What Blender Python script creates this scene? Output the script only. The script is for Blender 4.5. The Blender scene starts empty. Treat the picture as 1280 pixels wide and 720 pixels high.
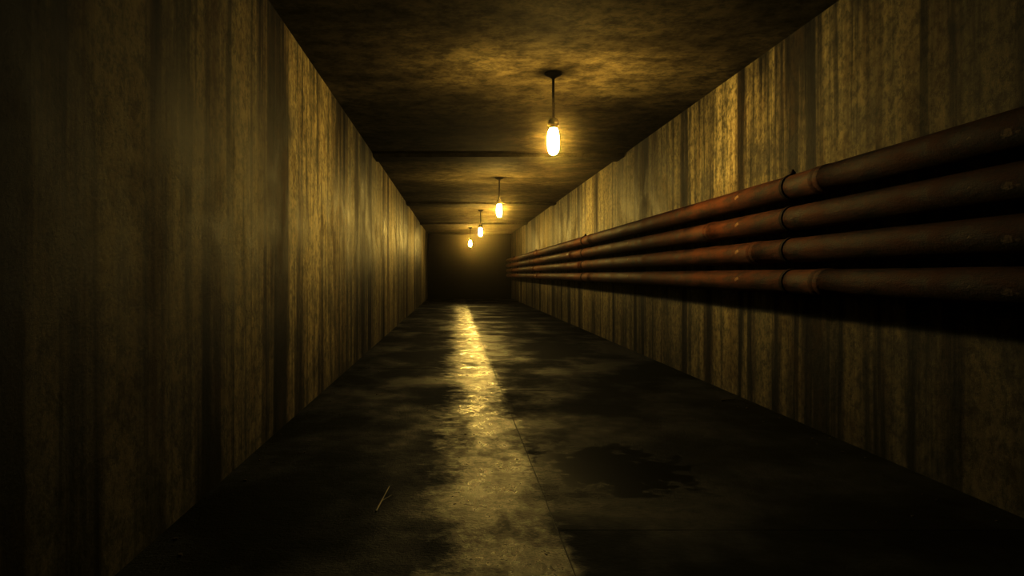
import bpy, bmesh, math, random
from mathutils import Vector, Matrix
random.seed(7)
S = bpy.context.scene
S.view_settings.view_transform = 'Standard'
S.view_settings.look = 'None'
S.view_settings.gamma = 0.60

# ---------------------------------------------------------------- dimensions
XL, XR, ZC = -1.105, 2.275, 2.60
Y0, Y1 = -3.0, 29.2
CAMZ = 0.975
LAMPS = [(0.79, 5.80), (0.74, 12.1), (0.64, 18.2), (0.52, 25.0)]

# ---------------------------------------------------------------- node helper
class NT:
    def __init__(s, name):
        s.m = bpy.data.materials.new(name); s.m.use_nodes = True
        s.t = s.m.node_tree; s.b = s.t.nodes['Principled BSDF']
        s.co = s.t.nodes.new('ShaderNodeTexCoord').outputs['Object']
    def link(s, a, b): s.t.links.new(a, b)
    def setin(s, sock, v):
        if isinstance(v, bpy.types.NodeSocket): s.link(v, sock)
        else: sock.default_value = v
    def mapv(s, scale, loc=(0,0,0), src=None):
        n = s.t.nodes.new('ShaderNodeMapping')
        n.inputs['Scale'].default_value = scale; n.inputs['Location'].default_value = loc
        s.link(src or s.co, n.inputs['Vector']); return n.outputs[0]
    def noise(s, vec, scale=1, detail=5, rough=.55, dist=0):
        n = s.t.nodes.new('ShaderNodeTexNoise')
        n.inputs['Scale'].default_value = scale; n.inputs['Detail'].default_value = detail
        n.inputs['Roughness'].default_value = rough; n.inputs['Distortion'].default_value = dist
        s.link(vec, n.inputs['Vector']); return n.outputs['Fac']
    def ramp(s, f, stops):
        n = s.t.nodes.new('ShaderNodeValToRGB'); e = n.color_ramp.elements
        while len(e) < len(stops): e.new(.5)
        for el, (p, c) in zip(e, stops):
            el.position = p
            el.color = (c, c, c, 1) if isinstance(c, (int, float)) else (*c, 1)
        s.link(f, n.inputs[0]); return n.outputs[0]
    def mix(s, f, a, b, mode='MIX'):
        n = s.t.nodes.new('ShaderNodeMix'); n.data_type = 'RGBA'; n.blend_type = mode
        s.setin(n.inputs[0], f)
        for sk, v in ((n.inputs[6], a), (n.inputs[7], b)):
            if isinstance(v, tuple): v = (*v, 1)
            if isinstance(v, (int, float)): v = (v, v, v, 1)
            s.setin(sk, v)
        return n.outputs[2]
    def math(s, op, a, b=0.0):
        n = s.t.nodes.new('ShaderNodeMath'); n.operation = op
        s.setin(n.inputs[0], a); s.setin(n.inputs[1], b); return n.outputs[0]
    def xyz(s):
        n = s.t.nodes.new('ShaderNodeSeparateXYZ'); s.link(s.co, n.inputs[0]); return n.outputs
    def bump(s, h, strength, dist, prev=None):
        n = s.t.nodes.new('ShaderNodeBump'); n.inputs['Strength'].default_value = strength
        n.inputs['Distance'].default_value = dist; s.link(h, n.inputs['Height'])
        if prev: s.link(prev, n.inputs['Normal'])
        return n.outputs[0]
    def out(s, col, rough, nrm=None, spec=.5, metal=0):
        s.setin(s.b.inputs['Base Color'], (*col, 1) if isinstance(col, tuple) else col)
        s.setin(s.b.inputs['Roughness'], rough)
        s.b.inputs['Specular IOR Level'].default_value = spec
        s.b.inputs['Metallic'].default_value = metal
        if nrm: s.link(nrm, s.b.inputs['Normal'])
        return s.m
def k(c, f): return tuple(x*f for x in c)

def wall_mat(name, off, oy, light, mid, dark, rust, f=.5):
    light, mid, dark, rust = (k(q, f) for q in (light, mid, dark, rust))
    n = NT(name)
    broad = n.noise(n.mapv((2.3, 2.3, .11), (off, off+oy, 0)), 1, 5, .62)
    fine = n.noise(n.mapv((9, 9, .42), (off*2, 0, 3)), 1, 6, .62, .1)
    blot = n.noise(n.mapv((1, 1, .8), (0, 0, off)), 1.8, 9, .72, .3)
    speck = n.noise(n.co, 15, 8, .85)
    base = n.ramp(broad, [(.41, dark), (.46, mid), (.53, light)])
    c = n.mix(1, base, n.ramp(fine, [(.37, .30), (.49, .9), (.58, 1.0)]), 'MULTIPLY')
    c = n.mix(.85, c, n.ramp(blot, [(.39, .36), (.52, 1)]), 'MULTIPLY')
    c = n.mix(.85, c, n.ramp(speck, [(.42, .30), (.54, 1)]), 'MULTIPLY')
    rf = n.ramp(n.math('MULTIPLY', blot, n.math('ADD', fine, .5)), [(.53, 0), (.67, .45)])
    c = n.mix(rf, c, rust)
    nr = n.bump(fine, .25, .005); nr = n.bump(speck, .9, .008, nr)
    rr = n.ramp(blot, [(.35, .45), (.65, .7)])
    return n.out(c, rr, nr, .17)

M_wl = wall_mat('stained_concrete_left', 2.2, -4.1, (.64, .555, .355), (.36, .295, .185), (.075, .056, .035), (.16, .10, .052))
M_wr = wall_mat('stained_concrete_right', 8.4, 0, (.62, .545, .36), (.36, .305, .195), (.075, .058, .037), (.17, .115, .062))

n = NT('wall_end_dark')  # near-black mottled tone, shared by the end and back walls
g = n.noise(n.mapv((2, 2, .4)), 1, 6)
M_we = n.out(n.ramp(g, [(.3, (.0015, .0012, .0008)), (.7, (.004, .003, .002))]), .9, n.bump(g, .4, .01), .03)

# ceiling
def ceil_mat(name, f):
    n = NT(name)
    a = n.noise(n.mapv((.7, .9, 1)), 1.3, 8, .62, .5); b = n.noise(n.co, 7, 8, .78); g = n.noise(n.co, 30, 6, .7)
    c = n.ramp(a, [(.36, k((.050, .042, .026), f)), (.5, k((.082, .069, .044), f)), (.64, k((.13, .112, .072), f))])
    c = n.mix(.85, c, n.ramp(b, [(.38, .3), (.58, 1)]), 'MULTIPLY')
    nr = n.bump(b, .35, .004); nr = n.bump(g, .4, .002, nr)
    return n.out(c, .85, nr, .03)
M_ce = ceil_mat('ceiling_concrete', 1.0)
M_be = ceil_mat('beam_concrete', .7)

# floor
n = NT('wet_concrete_floor')
a = n.noise(n.co, .9, 7, .6, .4); b = n.noise(n.co, 7, 8, .7); g = n.noise(n.co, 70, 5, .75)
att = n.t.nodes.new('ShaderNodeAttribute'); att.attribute_name = 'tone'
c = n.ramp(a, [(.3, (.008, .0066, .0042)), (.55, (.019, .0156, .0098)), (.75, (.032, .0262, .0168))])
c = n.mix(.85, c, n.ramp(b, [(.38, .35), (.6, 1)]), 'MULTIPLY')
c = n.mix(1, c, att.outputs['Color'], 'MULTIPLY')
d = n.t.nodes.new('ShaderNodeVectorMath'); d.operation = 'LENGTH'
n.link(n.mapv((1.2, .9, 0), (-.78*1.2, -3.65*.9, 0)), d.inputs[0])
pd = n.math('ADD', d.outputs['Value'], n.math('MULTIPLY', n.math('SUBTRACT', b, .5), 1.5))
pm = n.ramp(pd, [(.38, 1), (.60, 0)])
c = n.mix(pm, c, (.002, .0017, .001))
# a shallow damp run on the left-hand slabs beside the long joint
X = n.xyz()[0]
wob = n.math('ADD', n.math('MULTIPLY', n.math('SUBTRACT', a, .5), .5), n.math('MULTIPLY', n.math('SUBTRACT', b, .5), .7))
wx = n.math('ADD', n.math('MULTIPLY', n.math('ADD', X, wob), .5), .5)
wr = n.math('ADD', n.math('MULTIPLY', n.math('ADD', X, n.math('MULTIPLY', wob, .4)), .5), .5)
run = n.math('MULTIPLY', n.ramp(wx, [(.44, 0), (.54, 1)]), n.ramp(wr, [(.67, 1), (.71, 0)]))
patch = n.noise(n.mapv((1.6, 1.0, 1), (5, 2, 0)), 2.6, 8, .75)
big = n.noise(n.mapv((1.1, .8, 1), (1, 7, 0)), 1, 5, .6)
run = n.math('MULTIPLY', run, n.ramp(patch, [(.44, 1), (.60, .4)]))
dry = n.ramp(big, [(.40, .40), (.56, .72)])
rr = n.mix(run, dry, n.ramp(patch, [(.40, .23), (.60, .40)]))
rr = n.mix(pm, rr, .38)
nr = n.bump(n.mix(pm, b, .5), 1, .019)
nr = n.bump(n.mix(pm, g, .5), 1, .009, nr)
M_fl = n.out(c, rr, nr, .5)
sp = n.mix(run, n.ramp(big, [(.40, .15), (.56, .09)]), 1.0)
n.setin(n.b.inputs['Specular IOR Level'], n.mix(pm, sp, .05))

n = NT('joint_grime'); g = n.noise(n.co, 20)
M_jo = n.out(n.ramp(g, [(.3, (.004, .0033, .002)), (.7, (.013, .0105, .0065))]), .6, spec=.2)

# rust
def rust(name, hi, lo, flake):
    n = NT(name)
    a = n.noise(n.mapv((3, .7, 3)), 1.6, 8, .65, .3); b = n.noise(n.mapv((12, 4, 12)), 1, 8, .75); g = n.noise(n.co, 70, 5, .7)
    c = n.ramp(a, [(.36, lo), (.52, tuple((x+y)/2 for x, y in zip(lo, hi))), (.66, hi)])
    c = n.mix(.95, c, n.ramp(b, [(.38, .12), (.58, 1)]), 'MULTIPLY')
    fk = n.ramp(n.noise(n.mapv((9, 5, 9), (4, 1, 2)), 1, 4, .6), [(.67, 0), (.69, .8)])
    c = n.mix(fk, c, flake)
    nr = n.bump(b, .9, .012); nr = n.bump(g, .7, .004, nr); nr = n.bump(fk, .4, .002, nr)
    return n.out(c, n.ramp(b, [(.35, .5), (.65, .8)]), nr, .18)
M_pi = rust('rusty_red_pipe', (.135, .058, .027), (.095, .037, .017), (.24, .17, .11))
M_br = rust('rusty_bracket_iron', (.06, .025, .012), (.02, .010, .006), (.12, .07, .04))

n = NT('black_enamel'); g = n.noise(n.co, 30)
M_bk = n.out(n.ramp(g, [(.3, (.004, .0035, .003)), (.7, (.008, .007, .005))]), .6, spec=.1)
n = NT('brass_cap'); g = n.noise(n.co, 40)
M_ba = n.out(n.ramp(g, [(.3, (.02, .012, .004)), (.7, (.06, .04, .015))]), .4, metal=.8)
# frosted bulb: brightest round the filament, amber towards both ends
n = NT('glowing_bulb_glass')
Z = n.xyz()[2]
kk = n.math('ABSOLUTE', n.math('DIVIDE', n.math('ADD', Z, .555), .115))
st = n.ramp(kk, [(.0, 1), (.50, .8), (.95, .003)])
n.link(n.math('MULTIPLY', st, 1500), n.b.inputs['Emission Strength'])
n.b.inputs['Emission Color'].default_value = (1.0, .765, .28, 1)
M_em = n.out((.9, .8, .5), .3)
n = NT('straw_and_chips'); g = n.noise(n.co, 9)
M_de = n.out(n.ramp(g, [(.35, (.05, .035, .02)), (.65, (.18, .145, .09))]), .5)

# ---------------------------------------------------------------- mesh helpers
def obj(name, bm, mats, parent=None, loc=None):
    me = bpy.data.meshes.new(name); bm.to_mesh(me); bm.free()
    o = bpy.data.objects.new(name, me); S.collection.objects.link(o)
    for m in mats: me.materials.append(m)
    if parent: o.parent = parent
    if loc: o.location = loc
    return o
def box(bm, x0, x1, y0, y1, z0, z1, mi=0, bevel=0):
    r = bmesh.ops.create_cube(bm, size=1)
    vs = r['verts']
    for v in vs:
        v.co = Vector(((x0+x1)/2+v.co.x*(x1-x0), (y0+y1)/2+v.co.y*(y1-y0), (z0+z1)/2+v.co.z*(z1-z0)))
    fs = set(f for v in vs for f in v.link_faces)
    for f in fs: f.material_index = mi
    if bevel:
        es = list(set(e for v in vs for e in v.link_edges))
        rb = bmesh.ops.bevel(bm, geom=es, offset=bevel, segments=2, affect='EDGES', profile=.6)
        for f in rb['faces']: f.material_index = mi
    return fs
def lathe(bm, prof, axis='Z', c=(0,0,0), seg=28, mi=0):
    rings = []
    for p in prof:
        r, h = p[0], p[1]; ring = []
        for i in range(seg):
            a = 2*math.pi*i/seg; u, v = r*math.cos(a), r*math.sin(a)
            co = (c[0]+u, c[1]+v, c[2]+h) if axis == 'Z' else (c[0]+u, c[1]+h, c[2]+v)
            ring.append(bm.verts.new(co))
        rings.append(ring)
    for q in range(len(rings)-1):
        m = prof[q+1][2] if len(prof[q+1]) > 2 else mi
        for i in range(seg):
            j = (i+1) % seg
            f = bm.faces.new((rings[q][i], rings[q][j], rings[q+1][j], rings[q+1][i]))
            f.material_index = m; f.smooth = True
    for rg in (rings[0], rings[-1]):
        f = bm.faces.new(rg); f.material_index = prof[-1][2] if (rg is rings[-1] and len(prof[-1]) > 2) else mi
    bmesh.ops.recalc_face_normals(bm, faces=bm.faces)

# ---------------------------------------------------------------- room shell
T = .25
bm = bmesh.new(); box(bm, XL-T, XL, Y0, Y1, -.2, ZC+.25); obj('wall_left', bm, [M_wl])
bm = bmesh.new(); box(bm, XR, XR+T, Y0, Y1, -.2, ZC+.25); obj('wall_right', bm, [M_wr])
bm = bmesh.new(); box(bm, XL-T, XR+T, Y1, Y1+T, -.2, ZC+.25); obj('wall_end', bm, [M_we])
bm = bmesh.new(); box(bm, XL-T, XR+T, Y0-T, Y0, -.2, ZC+.25); obj('wall_back', bm, [M_we])
bm = bmesh.new(); box(bm, XL, XR, Y0, Y1, ZC, ZC+.25)
# shallow cast downstand beams between the lamp bays (part of the ceiling slab)
for yb in (3.0, 10.1, 16.6, 23.0):
    box(bm, XL, XR, yb-.42, yb, ZC-.045, ZC+.01, 1, .006)
obj('ceiling', bm, [M_ce, M_be])

# floor: cast slabs, joints nearly filled with grime
bm = bmesh.new()
lay = bm.loops.layers.color.new('tone')
def slab(x0, x1, y0, y1, z, tone):
    before = set(bm.faces)
    box(bm, x0, x1, y0, y1, -.10, z, 0, .0015)
    for f in set(bm.faces)-before:
        for l in f.loops: l[lay] = (tone, tone, tone, 1)
for (x0, x1, off, st) in ((XL, .388, 1.9, 6.2), (.393, XR, .85, 3.3)):
    y = Y0-off
    while y < Y1:
        a, b = max(y, Y0), min(y+st-.006, Y1)
        if b-a > .1: slab(x0, x1, a, b, -random.random()*.0015, random.uniform(.6, 1.0))
        y += st
box(bm, XL, XR, Y0, Y1, -.2, -.004, 1)
obj('floor', bm, [M_fl, M_jo])

# ---------------------------------------------------------------- pendant lamps
def lamp(x, y):
    bm = bmesh.new()
    prof = [(.060, 0, 0), (.070, -.006, 0), (.066, -.020, 0), (.030, -.036, 0), (.014, -.048, 0), (.0105, -.052, 0),
            (.0105, -.362, 0), (.018, -.366, 0), (.034, -.376, 0), (.043, -.392, 0), (.041, -.400, 0), (.046, -.404, 0),
            (.046, -.425, 0), (.036, -.430, 1), (.037, -.434, 1), (.033, -.438, 1), (.035, -.442, 1), (.031, -.446, 1)]
    lathe(bm, prof, seg=24)
    bp = [(.028, -.4465), (.032, -.456), (.038, -.47), (.042, -.49), (.044, -.52), (.0455, -.55), (.0455, -.59), (.043, -.615), (.037, -.637), (.030, -.65), (.020, -.661), (.009, -.667)]
    lathe(bm, [(r, h, 2) for r, h in bp], seg=24, mi=2)
    obj('pendant_lamp', bm, [M_bk, M_ba, M_em], loc=(x, y, ZC))
for x, y in LAMPS: lamp(x, y)

# ---------------------------------------------------------------- pipes, each with its own wall brackets and straps
R = .078; PX = XR-.05-R-.012
ZT = CAMZ+.55
PZ = [ZT-i*.199 for i in range(4)]
BRK = [-1.6, 4.55, 11.8, 19.0, 26.0]
for i, z in enumerate(PZ):
    bm = bmesh.new()
    cps = sorted([4.15+.9*((i*2) % 3)+7.1*q for q in range(4)])
    prof = [(R, Y0+.01)]
    for c in cps:
        prof += [(R, c-.062), (R+.003, c-.058), (R+.004, c-.05), (R+.004, c-.012), (R+.002, c-.004), (R+.002, c+.004),
                  (R+.004, c+.012), (R+.004, c+.05), (R+.003, c+.058), (R, c+.062)]
    prof.append((R, Y1-.005))
    pp = [prof[0]]
    for q in prof[1:]:
        p0 = pp[-1]
        if q[1]-p0[1] > .5:
            m = int((q[1]-p0[1])/.35)
            for t in range(1, m):
                pp.append((R+random.uniform(-.0015, .0015), p0[1]+(q[1]-p0[1])*t/m))
        pp.append(q)
    lathe(bm, pp, axis='Y', seg=32)
    wx0, wx1 = XR-.05-PX, XR-.0005-PX
    for bk in BRK:
        r0, r1 = R+.001, R+.006; seg = 24; vs = []
        for q in range(seg+1):
            a = math.pi/2+math.pi*q/seg
            vs.append([bm.verts.new((r*math.cos(a), bk+yy, r*math.sin(a))) for yy in (-.018, .018) for r in (r0, r1)])
        for s, idx in ((1, 0), (-1, seg)):
            leg = [bm.verts.new((wx0+.004, bk+yy, s*r)) for yy in (-.018, .018) for r in (r0, r1)]
            if idx == 0: vs.insert(0, leg)
            else: vs.append(leg)
        for q in range(len(vs)-1):
            A, B = vs[q], vs[q+1]
            for i0, i1 in ((0, 1), (1, 3), (3, 2), (2, 0)):
                f = bm.faces.new((A[i0], A[i1], B[i1], B[i0])); f.material_index = 1
        # bracket plate fixed to the wall behind the strap
        box(bm, wx0, wx1, bk-.03, bk+.03, -.0985, .0985, 1, .003)
        if i == 0:
            lathe(bm, [(.016, 0), (.018, .004), (.018, .014), (.010, .017), (.009, .028), (.003, .030)], c=(0, bk, R+.005), seg=6, mi=1)
            lathe(bm, [(.011, 0), (.012, .008), (.006, .012)], c=(.03, bk+.035, R-.004), seg=6, mi=1)
    bmesh.ops.recalc_face_normals(bm, faces=bm.faces)
    obj('rusty_pipe', bm, [M_pi, M_br], loc=(PX, 0, z))

# ---------------------------------------------------------------- floor debris
bm = bmesh.new()
def stick(p, q, r):
    p, q = Vector(p), Vector(q); d = (q-p); L = d.length
    rr = bmesh.ops.create_cone(bm, cap_ends=True, segments=6, radius1=r, radius2=r*.5, depth=L)
    M = Matrix.Translation((p+q)/2) @ d.to_track_quat('Z', 'Y').to_matrix().to_4x4()
    bmesh.ops.transform(bm, matrix=M, verts=rr['verts'])
stick((-.325, 2.95, .004), (-.30, 3.28, .010), .004)
stick((-.315, 3.08, .006), (-.28, 3.17, .004), .002)
stick((2.05, 5.55, .005), (2.18, 5.62, .005), .006)
def chip(x, y, s):
    m = random.randint(5, 7); a0 = random.random()*6
    top = []; bot = []
    for i in range(m):
        a = a0+2*math.pi*i/m; r = s*random.uniform(.5, 1)
        top.append(bm.verts.new((x+r*math.cos(a), y+r*math.sin(a), .001+s*random.uniform(.25, .4))))
        bot.append(bm.verts.new((x+r*1.1*math.cos(a), y+r*1.1*math.sin(a), -.001)))
    bm.faces.new(top); bm.faces.new(bot[::-1])
    for i in range(m):
        j = (i+1) % m; bm.faces.new((bot[i], bot[j], top[j], top[i]))
for i in range(260):
    y = random.uniform(2.2, 24)
    side = random.random()
    if side < .35: x = XL+.04+abs(random.gauss(0, .16))
    elif side < .7: x = XR-.04-abs(random.gauss(0, .2))
    else: x = random.uniform(XL+.1, XR-.1)
    chip(max(XL+.03, min(XR-.03, x)), y, random.uniform(.003, .011))
bmesh.ops.recalc_face_normals(bm, faces=bm.faces)
obj('floor_debris', bm, [M_de])

# ---------------------------------------------------------------- world: thin damp haze, no ambient light
w = bpy.data.worlds.new('dark_haze'); S.world = w; w.use_nodes = True
nt = w.node_tree; bg = nt.nodes['Background']; bg.inputs['Color'].default_value = (0, 0, 0, 1); bg.inputs['Strength'].default_value = 0
vs = nt.nodes.new('ShaderNodeVolumeScatter'); vs.inputs['Color'].default_value = (1, .85, .55, 1)
vs.inputs['Density'].default_value = .0020; vs.inputs['Anisotropy'].default_value = .955
nt.links.new(vs.outputs[0], nt.nodes['World Output'].inputs['Volume'])

# ---------------------------------------------------------------- camera
cam = bpy.data.cameras.new('camera'); co = bpy.data.objects.new('camera', cam); S.collection.objects.link(co)
co.location = (0, 0, CAMZ); co.rotation_euler = (math.pi/2, 0, 0)
cam.sensor_width = 36; cam.lens = 900/1280*36; cam.shift_x = 71/1280; cam.shift_y = -17/1280
cam.clip_start = .05; cam.clip_end = 100
S.camera = co
